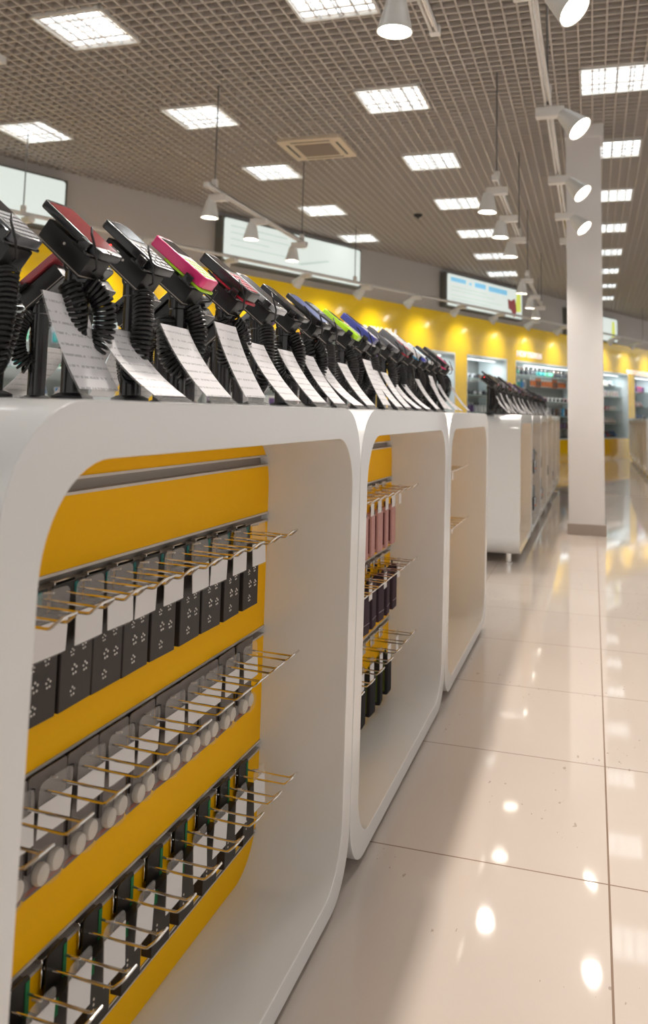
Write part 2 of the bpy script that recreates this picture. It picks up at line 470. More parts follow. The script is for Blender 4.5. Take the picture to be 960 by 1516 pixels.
lightbox(2.78, 5.28, 2.49, 3.02, 'long white illuminated sign with faint grey writing behind three spots',
         [(sb_pale, R_(.05, .42, .80, .825)), (sb_pale, R_(.05, .55, .66, .68)), (sb_pale, R_(.05, .30, .52, .54)), (sb_pale, R_(.05, .50, .38, .40)), (sb_pale, [(.5, .3), (.72, .52), (.74, .5), (.52, .27)])])
lightbox(7.36, 9.78, 2.48, 3.02, 'illuminated sign with blue heading and wine red figure above the yellow fascia',
         [(sb_blue, R_(.05, .23, .76, .88)), (sb_blue, R_(.27, .30, .76, .83)), (sb_blue, R_(.34, .48, .74, .88)), (sb_blue, R_(.52, .77, .72, .87)),
          (sb_pale, R_(.05, .5, .60, .62)), (sb_pale, R_(.05, .6, .50, .52)), (sb_pale, R_(.05, .7, .36, .38)), (sb_pale, R_(.05, .55, .26, .28)),
          (sb_red, [(.78, .62), (.83, .58), (.88, .68), (.90, .45), (.905, .28), (.885, .10), (.86, .08), (.83, .28), (.79, .32)]),
          (sb_lime, [(.91, .85), (.965, .85), (.97, .3), (.91, .25), (.895, .5)])])
lightbox(11.6, 13.94, 2.40, 2.92, 'illuminated sign with a lime green stroke just right of the column', [(sb_lime, [(.86, .2), (.94, .25), (.92, .85), (.87, .85)]), (sb_pale, R_(.1, .6, .5, .53)), (sb_pale, R_(.8, .97, .08, .2))])
letter_m = mat('letter_glow', (.85, .8, .78, 1), .4, emit=(1, .90, .86, 1), es=.55)
def letters(txt, s0, s1, z0, hgt, label):
    cu = bpy.data.curves.new('t', 'FONT'); cu.body = txt; cu.size = 1; cu.extrude = .06; cu.space_character = 1.05; cu.offset = .012
    to = bpy.data.objects.new('t', cu); C.objects.link(to)
    bpy.context.view_layer.update()
    me = bpy.data.meshes.new_from_object(to.evaluated_get(bpy.context.evaluated_depsgraph_get()))
    C.objects.unlink(to)
    vs = [v.co for v in me.vertices]; x0 = min(v.x for v in vs); x1 = max(v.x for v in vs); y0 = min(v.y for v in vs); y1 = max(v.y for v in vs)
    r = empty('wall_lettering', wall_at(s0, 0, z0)); tag(r, label, 'lettering')
    Y = Matrix.Translation(-Vector(r.location)) @ WX
    for v in me.vertices:
        x = s0 + (v.co.x - x0) / (x1 - x0) * (s1 - s0); z = z0 + (v.co.y - y0) / (y1 - y0) * hgt
        v.co = Y @ Vector((x, .012 + v.co.z * .15, z))
    me.materials.clear(); me.materials.append(letter_m)
    for pl in me.polygons: pl.material_index = 0
    o = bpy.data.objects.new('letters', me); C.objects.link(o); o.parent = r
    for k in (s0 + .02, s1 - .02):
        mb = MB(Y); mb.box(k - .005, k + .005, 0, .006, z0 + hgt * .4, z0 + hgt * .6); mb.build('mounting_pin', chrome, r)
letters('АКСЕССУАРЫ', 4.86, 6.14, 1.905, .115, 'raised pale letters АКСЕССУАРЫ on the yellow fascia above the accessory niche')
letters('НОУТБУКИ', 9.66, 10.56, 1.87, .10, 'raised pale letters left of the column above the widest niche')
letters('ФОТОАППАРАТЫ', 14.5, 16.4, 1.80, .10, 'raised pale letters on the yellow fascia at the right picture edge')
print('LETTERS DONE')
#PART2
# slim lamps under the top of each niche
niche_lamp = mat('niche_lamp_face', (.9, .9, .9, 1), .4, emit=(.9, .97, 1, 1), es=6)
for i, (a, b) in enumerate(openings[1:8]):
    r = empty('niche_lamp', wall_at((a + b) / 2, -.16, OT - .045))
    tag(r, 'slim cool white lamp under the top of ' + ('the leftmost niche', 'the niche behind the nearest phones', 'the niche behind the lime phone', 'the niche beside the lettering', 'the wide niche left of the column', 'the niche right of the column', 'the niche at the right edge')[i], 'lamp')
    Y = Matrix.Translation(-Vector(r.location)) @ WX; q = min(.9, (b - a) * .4); m_ = (a + b) / 2
    mb = MB(Y); mb.box(m_ - q, m_ + q, -.18, -.14, OT - .05, OT - .031); mb.build('housing', track_white, r, smooth=False)
    mb = MB(Y); mb.box(m_ - q + .01, m_ + q - .01, -.175, -.145, OT - .053, OT - .0502); mb.build('tube_cover', niche_lamp, r, smooth=False)
    ld = bpy.data.lights.new('strip_light', 'AREA'); ld.shape = 'RECTANGLE'; ld.size = 2 * q; ld.size_y = .03; ld.energy = NICHE_W * (b - a); ld.color = (.9, .97, 1)
    lo = bpy.data.objects.new('strip_light', ld); C.objects.link(lo); lo.parent = r
    dn = (Vector((0, 0, -1)) - NR * .35).normalized()
    X3 = DR; Z3 = -dn; Y3 = Z3.cross(X3)
    M3 = Matrix((X3, Y3, Z3)).transposed().to_4x4(); M3.translation = Vector((0, 0, -.012)); lo.matrix_local = M3
# ------------------------------------------------------------------ display counters
UF, TT, BB = -.417, .859, .012
DEPTH, LEAN = .68, .010
CW = 1.026
RAILS = [.76, .656, .450, .248, .103]
RH = lambda z: .010 if z > .7 else (.004 if z < .2 else .0085)
PD = .165            # slatwall set back from the front edge
def make_counter(full=True):
    """local frame: origin on the floor at the front left corner, x towards the aisle, y along the row"""
    r = empty('display_counter')
    def shear(x, z):
        mid = -DEPTH / 2; k = (x - mid) / (DEPTH / 2)
        return x - k * LEAN * (TT - z) / (TT - BB)
    B, n = .0025, 12
    def ring(off, x, inner):
        if inner: p = rrect(.054 - off, CW - .050 + off, BB + .036 - off, TT - .053 + off, .095 + off, n)
        else: p = rrect(off, CW - off, BB + off, TT - off, .105 - off, n)
        return [(shear(x, z), y, z) for y, z in p]
    rs = [ring(0, -DEPTH + B, 0), ring(0, -B, 0), ring(B * .3, -B * .3, 0), ring(B, 0, 0), ring(B, 0, 1), ring(B * .3, -B * .3, 1), ring(0, -B, 1),
          ring(0, -DEPTH + B, 1), ring(B * .3, -DEPTH + B * .3, 1), ring(B, -DEPTH, 1), ring(B, -DEPTH, 0), ring(B * .3, -DEPTH + B * .3, 0)]
    mb = MB(); m = len(rs[0])
    vs = [p for q in rs for p in q]; fs = []
    for i in range(len(rs)):
        j = (i + 1) % len(rs)
        for k in range(m):
            k2 = (k + 1) % m; fs.append((i * m + k, i * m + k2, j * m + k2, j * m + k))
    mb.add(vs, fs)
    sh = mb.build('shell', white_gloss, r)
    wn = sh.modifiers.new('weighted', 'WEIGHTED_NORMAL'); wn.keep_sharp = True; wn.weight = 80
    # inner outline half width at height z, following the rounded corners
    y0, y1, z0, z1, rr = .054, CW - .050, BB + .036, TT - .053, .095
    def ext(z):
        d = 0
        if z < z0 + rr: d = rr - math.sqrt(max(0, rr * rr - (z0 + rr - z) ** 2))
        if z > z1 - rr: d = rr - math.sqrt(max(0, rr * rr - (z - z1 + rr) ** 2))
        return y0 + d, y1 - d
    def strip(mb, za, zb, xa, xb, sgn, mi=0, N=10):
        za = max(za, z0 + .0005); zb = min(zb, z1 - .0005)
        pts = []; zz = [za + (zb - za) * i / N for i in range(N + 1)]
        L_ = [(ext(z)[0] - .001, z) for z in zz]; R2 = [(ext(z)[1] + .001, z) for z in reversed(zz)]
        pts = L_ + R2; vs = []
        for x in (xa, xb):
            for y, z in pts:
                X_ = shear(-x, z) if sgn > 0 else -DEPTH - shear(-x, z)
                vs.append((X_, y, z))
        k = len(pts)
        fs = [tuple(range(k - 1, -1, -1)), tuple(range(k, 2 * k))] + [(i, (i + 1) % k, k + (i + 1) % k, k + i) for i in range(k)]
        mb.add(vs, fs, mi)
    for sgn in ((1, -1) if full else (1, -1)):
        mb = MB(); edges = [z1] + [e for z in RAILS for e in (z + RH(z), z - RH(z))] + [z0]
        for i in range(0, len(edges), 2): strip(mb, edges[i + 1], edges[i], PD, PD + .018, sgn)
        pn = mb.build('slatwall_panel', yellow_board, r, smooth=False)
        mb = MB(); 
        for z in RAILS:
            h_ = RH(z); l_ = min(.003, h_ * .5)
            strip(mb, z - h_ - .0002, z + h_ + .0002, PD + .013, PD + .018, sgn, 0, 2)
            strip(mb, z + h_ - l_, z + h_ + .0005, PD - .0015, PD + .013, sgn, 1, 2)
            strip(mb, z - h_ - .0005, z - h_ + l_, PD - .0015, PD + .013, sgn, 1, 2)
        mb.build('aluminium_rail', [alu_dark, alu], r, smooth=False)
    for x in (-.08, -DEPTH + .08):
        for y in (.10, CW - .10):
            mb = MB(); mb.lathe([(.017, .006), (.017, BB + .012)], 16, 0, Matrix.Translation((x, y, 0)))
            mb.lathe([(.026, 0), (.026, .004), (.018, .008)], 16, 0, Matrix.Translation((x, y, 0)))
            mb.build('foot', chrome, r)
    return r
cn = make_counter()
Y0 = .535
near = [(-1, 'white rounded display counter at the left picture edge, only its corner showing'),
        (0, 'nearest white rounded counter with three rows of black and white packs on yellow'),
        (1, 'second white rounded counter holding pink and dark pouches'),
        (2, 'third white rounded counter with almost empty niche, last before the gap')]
first = True
for k, lb in near:
    o = cn if first else copy_tree(cn); first = False
    o.location = (UF, Y0 + k * 1.03, 0); tag(o, lb, 'display counter', 'white rounded display counters')
far0 = 5.06
BB = .052            # the far counters show their feet
cf = make_counter()
for k in range(6):
    o = cf if k == 0 else copy_tree(cf); o.location = (-.400, far0 + k * 1.03, 0)
    tag(o, ('white rounded counter with smooth end panel facing the camera beyond the gap', 'white counter with black bags hanging inside, beside the column foot', 'white counter third in the row beyond the gap', 'white counter fourth in the row beyond the gap', 'white counter fifth in the row beyond the gap', 'farthest white counter of the row beyond the gap')[k], 'display counter', 'white rounded display counters')
for k in range(6):
    o = copy_tree(cf); o.rotation_euler = (0, 0, PI); o.location = (.72, 12.9 + k * 1.03 + CW, 0)
    tag(o, 'pale counter at the right picture edge, %s from the front of its row' % ORD[k], 'display counter', 'white rounded display counters')

BB = .012
# ------------------------------------------------------------------ hooks and what hangs on them
PU = UF - PD          # panel plane (world x)
def panel_u(z, uf=UF): 
    k = (-PD + DEPTH / 2) / (DEPTH / 2)
    return uf - PD - k * LEAN * (TT - z) / (TT - BB)
def make_hook():
    r = empty('display_hook')
    mb = MB(); mb.box(-.006, .004, -.020, .020, -.0095, -.0005); mb.box(.001, .004, -.020, .020, -.030, -.0095)
    mb.build('rail_clip', chrome, r, bevel=.001, seg=1)
    mb = MB()
    a = .0140
    path = [(.003, -a, -.012), (.086, -a, -.014), (.090, -a, -.0135), (.099, -a + .0006, -.006), (.102, -a + .003, -.003), (.102, a - .003, -.003), (.099, a - .0006, -.006), (.090, a, -.0135), (.086, a, -.014), (.003, a, -.012)]
    mb.tube(path, .0016, 8); mb.build('wire_prongs', chrome, r)
    mb = MB(); mb.box(.003, .0042, -.016, .016, -.021, -.006); mb.build('back_plate', chrome, r, bevel=.0005, seg=1)
    return r
hook = make_hook()
def clear_tag(w, zt, zc, zb, x, tilt=0):
    r = empty('price_card')
    mb = MB(); pts = [(y, z) for y, z in rrect(-w / 2, w / 2, zb - .002, zt, .009, 4)]
    mb.prism(pts, 'x', x, x + .0006); mb.build('clear_sleeve', clear, r, smooth=False)
    mb = MB(); mb.box(x + .0007, x + .0012, -w / 2 + .001, w / 2 - .001, zb, zc); c = mb.build('card', card_white, r, smooth=False)
    mb = MB(); mb.tube([(x - .012, 0, zt - .006), (x + .0004, 0, zt - .004)], .0012, 6); mb.build('hanger_pin', alu, r)
    return r
def pack_boxed():
    r = empty('boxed_pack')
    mb = MB(); mb.box(.006, .026, -.034, .031, -.130, -.024); mb.build('box', pack_dark, r, bevel=.0012, seg=1)
    mb = MB(); mb.box(.008, .0095, -.031, .029, -.024, .003); mb.build('header', pack_side, r, smooth=False)
    mb = MB(); mb.box(.0096, .0102, .012, .019, -.014, .001); mb.build('printed_strip', teal, r, smooth=False)
    mb = MB(); rnd = random.Random(3)
    for (y, z, s) in ((-.012, -.070, .7), (.012, -.068, .8), (-.006, -.090, 1), (.016, -.092, .9), (-.008, -.113, .9)):
        for k in range(5):
            a = k * 2 * PI / 5 + .4; q = s * .0042
            mb.lathe([(.0017 * s, 0), (.0011 * s, .001)], 6, 0, Matrix.Translation((.026, y + math.cos(a) * q, z + math.sin(a) * q * 1.2)) @ Matrix.Rotation(PI / 2, 4, 'Y'))
    mb.build('printed_motif', gem, r, smooth=False)
    mb = MB(); mb.lathe([(.0025, 0), (.0018, .0012)], 8, 0, Matrix.Translation((.026, .022, -.062)) @ Matrix.Rotation(PI / 2, 4, 'Y')); mb.build('seal', card_white, r)
    return r
def pack_blister():
    r = empty('blister_pack')
    mb = MB(); mb.prism(rrect(-.034, .034, -.112, .012, .004, 3), 'x', .006, .0075); mb.build('backing_card', blister_card, r, smooth=False)
    mb = MB(); mb.box(.0076, .0110, -.033, -.026, -.085, .000); mb.build('printed_strip', strip_dark, r, smooth=False)
    mb = MB(); mb.box(.0076, .008, -.032, .032, -.109, -.104); mb.build('red_print', red_brown, r, smooth=False)
    for s in (-1, 1):
        X = Matrix.Translation((.010, s * .0130 + .002, -.091 + s * .002)) @ Matrix.Rotation(PI / 2, 4, 'Y')
        mb = MB(); mb.lathe([(.011, -.002), (.0118, .002), (.0105, .006), (.006, .0085), (.001, .009)], 20, 0, X); mb.build('ear_pad', cream, r)
    mb = MB(); X = Matrix.Translation((.0078, .004, -.078)) @ Matrix.Rotation(PI / 2, 4, 'Y') @ Matrix.Scale(1.0, 4)
    prof = [(.030, 0), (.0285, .006), (.026, .013), (.018, .016), (.001, .0165)]
    X = Matrix.Translation((.0078, .002, -.089)) @ Matrix.Diagonal((1, .92, .62, 1)) @ Matrix.Rotation(PI / 2, 4, 'Y')
    mb.lathe(prof, 24, 0, X); mb.build('blister_dome', clear_dark, r)
    return r
def pack_slim():
    r = empty('slim_pack')
    mb = MB(); mb.box(.006, .022, -.024, .024, -.114, -.030); mb.build('box', pack_dark, r, bevel=.001, seg=1)
    mb = MB(); mb.prism(rrect(-.022, .018, -.032, .012, .006, 3), 'x', .008, .010); mb.build('header', pack_side, r, smooth=False)
    mb = MB(); mb.box(.0102, .0108, .010, .017, -.028, .006); mb.build('printed_strip', green_p, r, smooth=False)
    mb = MB(); mb.box(.0222, .0226, -.022, -.015, -.048, -.031); mb.build('green_seal', green_p, r, smooth=False)
    mb = MB(); 
    for k in range(3): mb.lathe([(.0018, 0), (.0012, .0008)], 6, 0, Matrix.Translation((.022, -.012, -.090 + k * .006)) @ Matrix.Rotation(PI / 2, 4, 'Y'))
    mb.build('printed_motif', cream, r, smooth=False)
    return r
pA, pB, pC = pack_boxed(), pack_blister(), pack_slim()
tA, tB, tC = clear_tag(.058, .010, -.024, -.060, .034), clear_tag(.060, .006, -.018, -.052, .016), clear_tag(.048, .004, -.010, -.060, .036)
tilts = [0, .03, -.02, .015, -.03, .02]
used = set()
def put(proto, loc, rz=0, ry=0):
    if proto.name in used: o = copy_tree(proto)
    else: o = proto; used.add(proto.name)
    o.location = loc; o.rotation_euler = (0, ry, rz); return o
rowspec = [(.656, pA, tA, 'top row', 'black boxed pack with silver dots', 'black boxed packs', -.002),
           (.450, pB, tB, 'middle row', 'grey blister pack with two cream ear pads', 'blister packs', 0),
           (.248, pC, tC, 'bottom row', 'slim dark pack with green stripe', 'slim dark packs', 0)]
vsA = [1.378, 1.298, 1.222, 1.149, 1.070, .996, .930, .864, .795, .728]
vsB = [1.405, 1.329, 1.258, 1.194, 1.128, 1.055, .984, .917, .848, .778, .712]
vsC = [1.415, 1.338, 1.262, 1.184, 1.108, 1.030, .955, .883, .815, .745]
for (z, pk, tg, rn, pl, grp, dy), vs in zip(rowspec, (vsA, vsB, vsC)):
    for i, v in enumerate(vs):
        x = panel_u(z); od = ORD[i]
        o = put(hook, (x, v, z), 0); tag(o, 'wire double hook, %s from the right in the %s of the nearest counter' % (od, rn), 'hook', 'double wire hooks')
        o = put(pk, (x, v + dy, z - .006), tilts[i % 6]); tag(o, '%s, %s from the right in the %s' % (pl, od, rn), 'pack', grp)
        o = put(tg, (x, v + .004, z - .006), tilts[(i + 2) % 6], .04 * ((i * 7) % 3 - 1)); tag(o, 'blank white price card, %s from the right in the %s, nearest counter' % (od, rn), 'price card', 'price cards of the nearest counter')
        if pk is pC and i == 8:
            mb = MB()
            for k in range(3): mb.box(.0413, .0416, -.014 + k * .011, -.008 + k * .011, -.054, -.045)
            mb.build('printed_digits', ink, o, smooth=False)

# second counter: soft pouches
def pouch(name, col, trim, w, h, t, stitch=None):
    r = empty(name)
    m = mat('cloth_' + name, col, .85, noise=.25, nscale=150); m2 = mat('trim_' + name, trim, .6)
    mb = MB(); pts = rrect(-w / 2, w / 2, -h, 0, w * .16, 4)
    mb.prism(pts, 'x', -t / 2, t / 2); b = mb.build('sleeve', m, r, bevel=t * .22, seg=3)
    mb = MB(); mb.prism(rrect(-w / 2 - .0008, w / 2 + .0008, -h + .008, -.012, w * .1, 3), 'x', -t * .18, t * .18); mb.build('side_gusset', m2, r, smooth=False)
    mb = MB(); mb.tube([(t * .2, -.006, -.004), (t * .1, -.007, .008), (0, 0, .014), (-t * .1, .007, .008), (0, .006, -.004)], .0022, 6); mb.build('loop', m2, r)
    mb = MB(); mb.lathe([(.001, -.006), (.006, -.004), (.006, .004), (.001, .006)], 12, 0, Matrix.Translation((t * .35, 0, .0)) ); mb.build('toggle', black_sat, r)
    if stitch:
        mb = MB(); mb.tube([(t / 2 + .0002, -w * .44, -h * .78), (t / 2 + .0002, w * .44, -h * .78)], .0007, 5); mb.build('stitching', stitch, r)
    return r
pk1 = pouch('phone_pouch', (.62, .34, .31, 1), (.11, .015, .025, 1), .046, .112, .018)
pk2 = pouch('cloth_pouch', (.050, .026, .040, 1), (.01, .005, .01, 1), .052, .118, .020, mat('stitch', (.4, .33, .36, 1), .7))
pk3 = pouch('belt_pouch', (.012, .011, .013, 1), (.06, .09, .0, 1), .052, .105, .026)
tP = clear_tag(.036, .004, -.012, -.052, .050)
vs2 = [2.43 - .080 * i for i in range(9)]
for rn, z, pk, n, ds, pl in (('top row', .656, pk1, 6, (.024, .050), 'pale pink soft phone pouch'), ('middle row', .450, pk2, 8, (.030, .018), 'dark plum cloth pouch with light stitching'), ('bottom row', .248, pk3, 5, (.016, .062), 'black belt pouch')):
    for i, v in enumerate(vs2 if rn != 'bottom row' else vs2[:8]):
        x = panel_u(z); vv = v if rn != 'bottom row' else 2.43 - .095 * i
        o = put(hook, (x, vv, z)); tag(o, 'wire double hook, %s from the right in the %s of the second counter' % (ORD[i], rn), 'hook', 'double wire hooks')
        if i < n:
            o = put(pk, (x + ds[0], vv + .006, z - .014 - ds[1]), tilts[i % 6] * 3); tag(o, '%s, %s from the right in the second counter' % (pl, ORD[i]), 'pouch', pl + 's')
            if rn != 'middle row' or i % 2 == 0:
                o = put(tP, (x, vv, z - .010), tilts[(i + 1) % 6]); tag(o, 'small white price card, %s from the right in the %s of the second counter' % (ORD[i], rn), 'price card', 'price cards of the second counter')
# third counter: bare hooks
for rn, z in (('upper row', .656), ('lower row', .450)):
    for i in range(7):
        o = put(hook, (panel_u(z), 3.49 - .075 * i, z)); tag(o, 'bare wire hook, %s from the far end in the %s of the third counter' % (ORD[i], rn), 'hook', 'double wire hooks')
    for i in range(2):
        o = put(tP, (panel_u(z), 3.40 - .075 * i, z - .010)); tag(o, 'small white price card, %s in the %s of the third counter' % (('farther', 'nearer')[i], rn), 'price card', 'price cards of the third counter')
# bags and hooks in the far row
def bag(name):
    r = empty(name)
    m = black_pl
    mb = MB(); mb.prism(rrect(-.07, .07, -.20, 0, .03, 5), 'x', -.03, .03); mb.build('body', m, r, bevel=.008, seg=2)
    mb = MB(); mb.prism(rrect(-.055, .055, -.19, -.09, .02, 4), 'x', .03, .042); mb.build('front_pocket', black_sat, r, bevel=.004)
    mb = MB(); mb.tube([(0, -.05, -.01), (.0, -.045, .04), (0, -.02, .07), (0, .02, .07), (0, .045, .04), (0, .05, -.01)], .004, 6); mb.build('handle', m, r)
    mb = MB(); mb.box(.0422, .044, -.02, .02, -.16, -.145); mb.build('tag_patch', mat('orange_tag', (.75, .18, .02, 1), .5), r, smooth=False)
    return r
bg = bag('camera_bag')
uf2 = -.400
for i, (v, z, lb) in enumerate(((6.50, .60, 'black camera bag hanging highest in the counter beside the column'), (6.90, .60, 'black camera bag behind the highest hanging one'), (6.52, .32, 'black camera bag with orange tag low in the far counter'), (6.88, .32, 'lowest black camera bag behind the orange tagged one'),
                             (7.72, .60, 'black bag hanging in the third far counter'), (7.80, .32, 'lower black bag in the third far counter'), (8.85, .46, 'black bag hanging in the fourth far counter'), (9.9, .34, 'black bag hanging in the fifth far counter'))):
    o = put(bg, (uf2 - .075, v, z), .1 * (-1) ** i); tag(o, lb, 'bag', 'black bags in the far counters')
for k in range(6):
    for rn, z in (('upper row', .656), ('lower row', .450)):
        for i in range(3):
            vv = far0 + k * 1.03 + .25 + .25 * i
            o = put(hook, (panel_u(z, uf2), vv, z)); tag(o, 'wire hook in the %s of the %s counter beyond the gap, %s along' % (rn, ORD[k], ORD[i]), 'hook', 'double wire hooks')

# ------------------------------------------------------------------ phone stands, phones, placards
TILT = math.radians(39)
def frame(org):
    c, s = math.cos(TILT), math.sin(TILT)
    X = Vector((0, 1, 0)); Y = Vector((-c, 0, s)); Z = Vector((s, 0, c))
    m_ = Matrix((X, Y, Z)).transposed().to_4x4(); m_.translation = Vector(org); return m_
PC = Vector((.006, 0, .220))     # phone centre relative to the post foot
def coil(pts, r=.0128, wire=.0027, pitch=.0062, mbx=None):
    P = [Vector(p) for p in pts]
    # Catmull-Rom resample
    fine = []
    for i in range(len(P) - 1):
        p0 = P[max(i - 1, 0)]; p1 = P[i]; p2 = P[i + 1]; p3 = P[min(i + 2, len(P) - 1)]
        for k in range(24):
            t = k / 24
            fine.append(.5 * ((2 * p1) + (p2 - p0) * t + (2 * p0 - 5 * p1 + 4 * p2 - p3) * t * t + (3 * p1 - p0 - 3 * p2 + p3) * t ** 3))
    fine.append(P[-1])
    cum = [0]
    for i in range(1, len(fine)): cum.append(cum[-1] + (fine[i] - fine[i - 1]).length)
    L_ = cum[-1]; turns = L_ / pitch; N = int(turns * 11); out = []; j = 0; nrm = None
    for k in range(N + 1):
        s = L_ * k / N
        while j < len(cum) - 2 and cum[j + 1] < s: j += 1
        f = (s - cum[j]) / max(1e-9, cum[j + 1] - cum[j]); c = fine[j].lerp(fine[j + 1], f)
        t = (fine[min(j + 2, len(fine) - 1)] - fine[max(j - 1, 0)]).normalized()
        if nrm is None: nrm = t.orthogonal().normalized()
        nrm = (nrm - t * nrm.dot(t)).normalized(); b = t.cross(nrm)
        a = 2 * PI * turns * k / N; e = min(1, k / 14, (N - k) / 14); rr = r * (.12 + .88 * e)
        out.append(c + (nrm * math.cos(a) + b * math.sin(a)) * rr)
    mbx.tube(out, wire, 5)
def make_stand(var):
    r = empty('phone_stand')
    mb = MB(); mb.lathe([(.026, 0), (.026, .005), (.017, .009)], 24); mb.build('base', black_pl, r)
    mb = MB(); mb.lathe([(.0148, .006), (.0148, .146), (.0165, .148), (.0165, .163), (.010, .167)], 24); mb.build('post', black_sat, r)
    mb = MB(); X = Matrix.Translation((0, 0, .170)) @ Matrix.Rotation(PI / 2, 4, 'X')
    mb.lathe([(.012, -.015), (.012, .015)], 18, 0, X); mb.box(-.008, .008, -.010, .010, .162, .188)
    mb.build('pivot', black_pl, r)
    mb = MB(); mb.lathe([(.0065, .015), (.0065, .0175), (.003, .018)], 14, 0, X); mb.lathe([(.003, -.018), (.0065, -.0175), (.0065, -.015)], 14, 0, X); mb.build('pivot_bolt', alu, r)
    F = frame(PC)
    mb = MB(F); mb.box(-.021, .021, -.050, .038, -.048, -.0165); bx = mb.build('sensor_box', black_pl, r, bevel=.003)
    mb = MB(F)
    mb.box(-.0215, .0215, -.0506, .0386, -.0450, -.0435)
    mb.build('box_seam', alu_dark, r, smooth=False)
    mb = MB(F)
    for (x, y) in ((-.0213, -.005),): mb.lathe([(.002, -.0005), (.002, .0008)], 8, 0, Matrix.Translation((x, y, -.027)) @ Matrix.Rotation(-PI / 2, 4, 'Y'))
    mb.build('screw', alu, r)
    if var == 0:
        mb = MB(F); mb.lathe([(.0022, 0), (.0018, .0012)], 10, 0, Matrix.Translation((-.0213, .026, -.024)) @ Matrix.Rotation(-PI / 2, 4, 'Y')); mb.build('red_led', mat('red_led', (.8, .02, .02, 1), .3, emit=(1, .03, .02, 1), es=4), r)
    mb = MB(F)     # clamp gripping the phone
    mb.box(-.031, .031, -.048, -.020, -.0165, -.0125)
    for s in (-1, 1): mb.box(min(s * .027, s * .031), max(s * .027, s * .031), -.044, -.028, -.0165, -.001)
    mb.build('clamp', black_sat, r, bevel=.0015)
    mb = MB(F); s = (-1, 1)[var % 2]
    mb.tube([(s * .012, -.058, -.030), (s * .02, -.066, -.022), (s * .031, -.060, -.004), (s * .033, -.040, .010), (s * .024, -.028, .0135)], .0016, 6); mb.build('lead_wire', rubber, r)
    cp = F @ Vector((0, -.052, -.040))
    sets = [[(cp.x - .004, -.004, cp.z), (cp.x + .006, -.016, cp.z - .05), (cp.x + .004, -.022, cp.z - .095), (cp.x - .012, -.010, cp.z - .118), (cp.x - .02, .012, cp.z - .10), (cp.x - .012, .018, cp.z - .05), (cp.x - .028, .010, cp.z - .012)],
            [(cp.x - .006, .006, cp.z), (cp.x + .012, .004, cp.z - .04), (cp.x + .010, -.004, cp.z - .085), (cp.x - .006, -.012, cp.z - .105), (cp.x - .022, -.030, cp.z - .08), (cp.x - .030, -.026, cp.z - .02)],
            [(cp.x - .012, .0, cp.z - .006), (cp.x + .004, .018, cp.z - .03), (cp.x + .002, .026, cp.z - .07), (cp.x - .010, .014, cp.z - .098), (cp.x - .016, -.006, cp.z - .075), (cp.x - .008, -.018, cp.z - .04), (cp.x - .020, -.022, cp.z - .008)]]
    mb = MB(); coil(sets[var], mbx=mb); mb.build('coil_cord', rubber, r)
    return r
stands = [make_stand(0), make_stand(1), make_stand(2)]
def phone(spec):
    kind, body, scr, extra = spec
    r = empty('mobile_phone')
    mbody = mat('phone_%s' % (body,), body_cols[body], .28, coat=.4); ms = mat('screen_%s' % (scr,), body_cols[scr], .12, coat=.3)
    w, l, t = (.0245, .059, .0065) if kind == 'bar' else (.025, .060, .0055) if kind == 'touch' else (.0245, .059, .009)
    if kind == 'qwerty': w, l, t = .0262, .052, .0065
    mb = MB(); mb.prism(rrect(-w, w, -l, l, .009, 5), 'z', -t, t); mb.build('body', mbody, r, bevel=.0022, seg=3)
    if body == 'pink':
        mb = MB(); mb.prism(rrect(-w + .003, w - .003, -l + .004, l - .004, .007, 4), 'z', t - .0002, t + .0003); mb.build('white_face', mat('phone_white', body_cols['white'], .28, coat=.4), r, smooth=False)
    if kind == 'touch':
        mb = MB(); mb.prism(rrect(-w + .003, w - .003, -l + .013, l - .009, .002, 2), 'z', t, t + .0006); mb.build('screen', ms, r, smooth=False)
        mb = MB(); mb.lathe([(.004, t), (.004, t + .001), (.003, t + .0014)], 14, 0, Matrix.Translation((0, -l + .007, 0))); mb.build('home_button', alu, r)
    else:
        mb = MB(); mb.prism(rrect(-w + .004, w - .004, .008, l - .010, .002, 2), 'z', t, t + .0006); mb.build('screen', ms, r, smooth=False)
        mb = MB(); mk = mat('keys_%s' % extra, body_cols[extra], .4)
        nx = 8 if kind == 'qwerty' else 3
        for i in range(nx):
            for j in range(5):
                cx = -w + .005 + (2 * w - .010) * (i + .5) / nx; cy = -l + .010 + j * .0105; hw = (w - .005) / nx * .8
                mb.box(cx - hw, cx + hw, cy - .0035, cy + .0035, t, t + .0009)
        mb.build('keypad', mk, r, bevel=.0003, seg=1)
        if kind == 'slider':
            mb = MB(); mb.prism(rrect(-w + .0004, w - .0004, -l - .004, l * .4, .009, 5), 'z', -t - .004, -t); mb.build('slide_base', mk, r, bevel=.001)
    mb = MB(); mb.box(-.006, .006, l - .006, l - .0045, t, t + .0005); mb.build('earpiece', black_pl, r, smooth=False)
    return r
body_cols = dict(black=(.012, .012, .013, 1), grey=(.10, .10, .11, 1), silver=(.45, .45, .47, 1), white=(.75, .74, .74, 1), lime=(.42, .70, .02, 1), navy=(.05, .06, .30, 1),
                 blue=(.02, .28, .50, 1), sky=(.35, .62, .78, 1), pink=(.75, .03, .18, 1), red=(.45, .01, .03, 1), tan=(.55, .30, .12, 1), wine=(.35, .05, .06, 1), screen=(.02, .022, .03, 1), blueglow=(.10, .14, .35, 1), purple=(.10, .04, .16, 1))
cname = dict(black='black', grey='dark grey', silver='silver', white='white', lime='lime green', navy='navy blue', blue='bright blue', sky='sky blue', pink='pink', red='red', tan='tan', wine='wine red', purple='purple')
cache_ph = {}
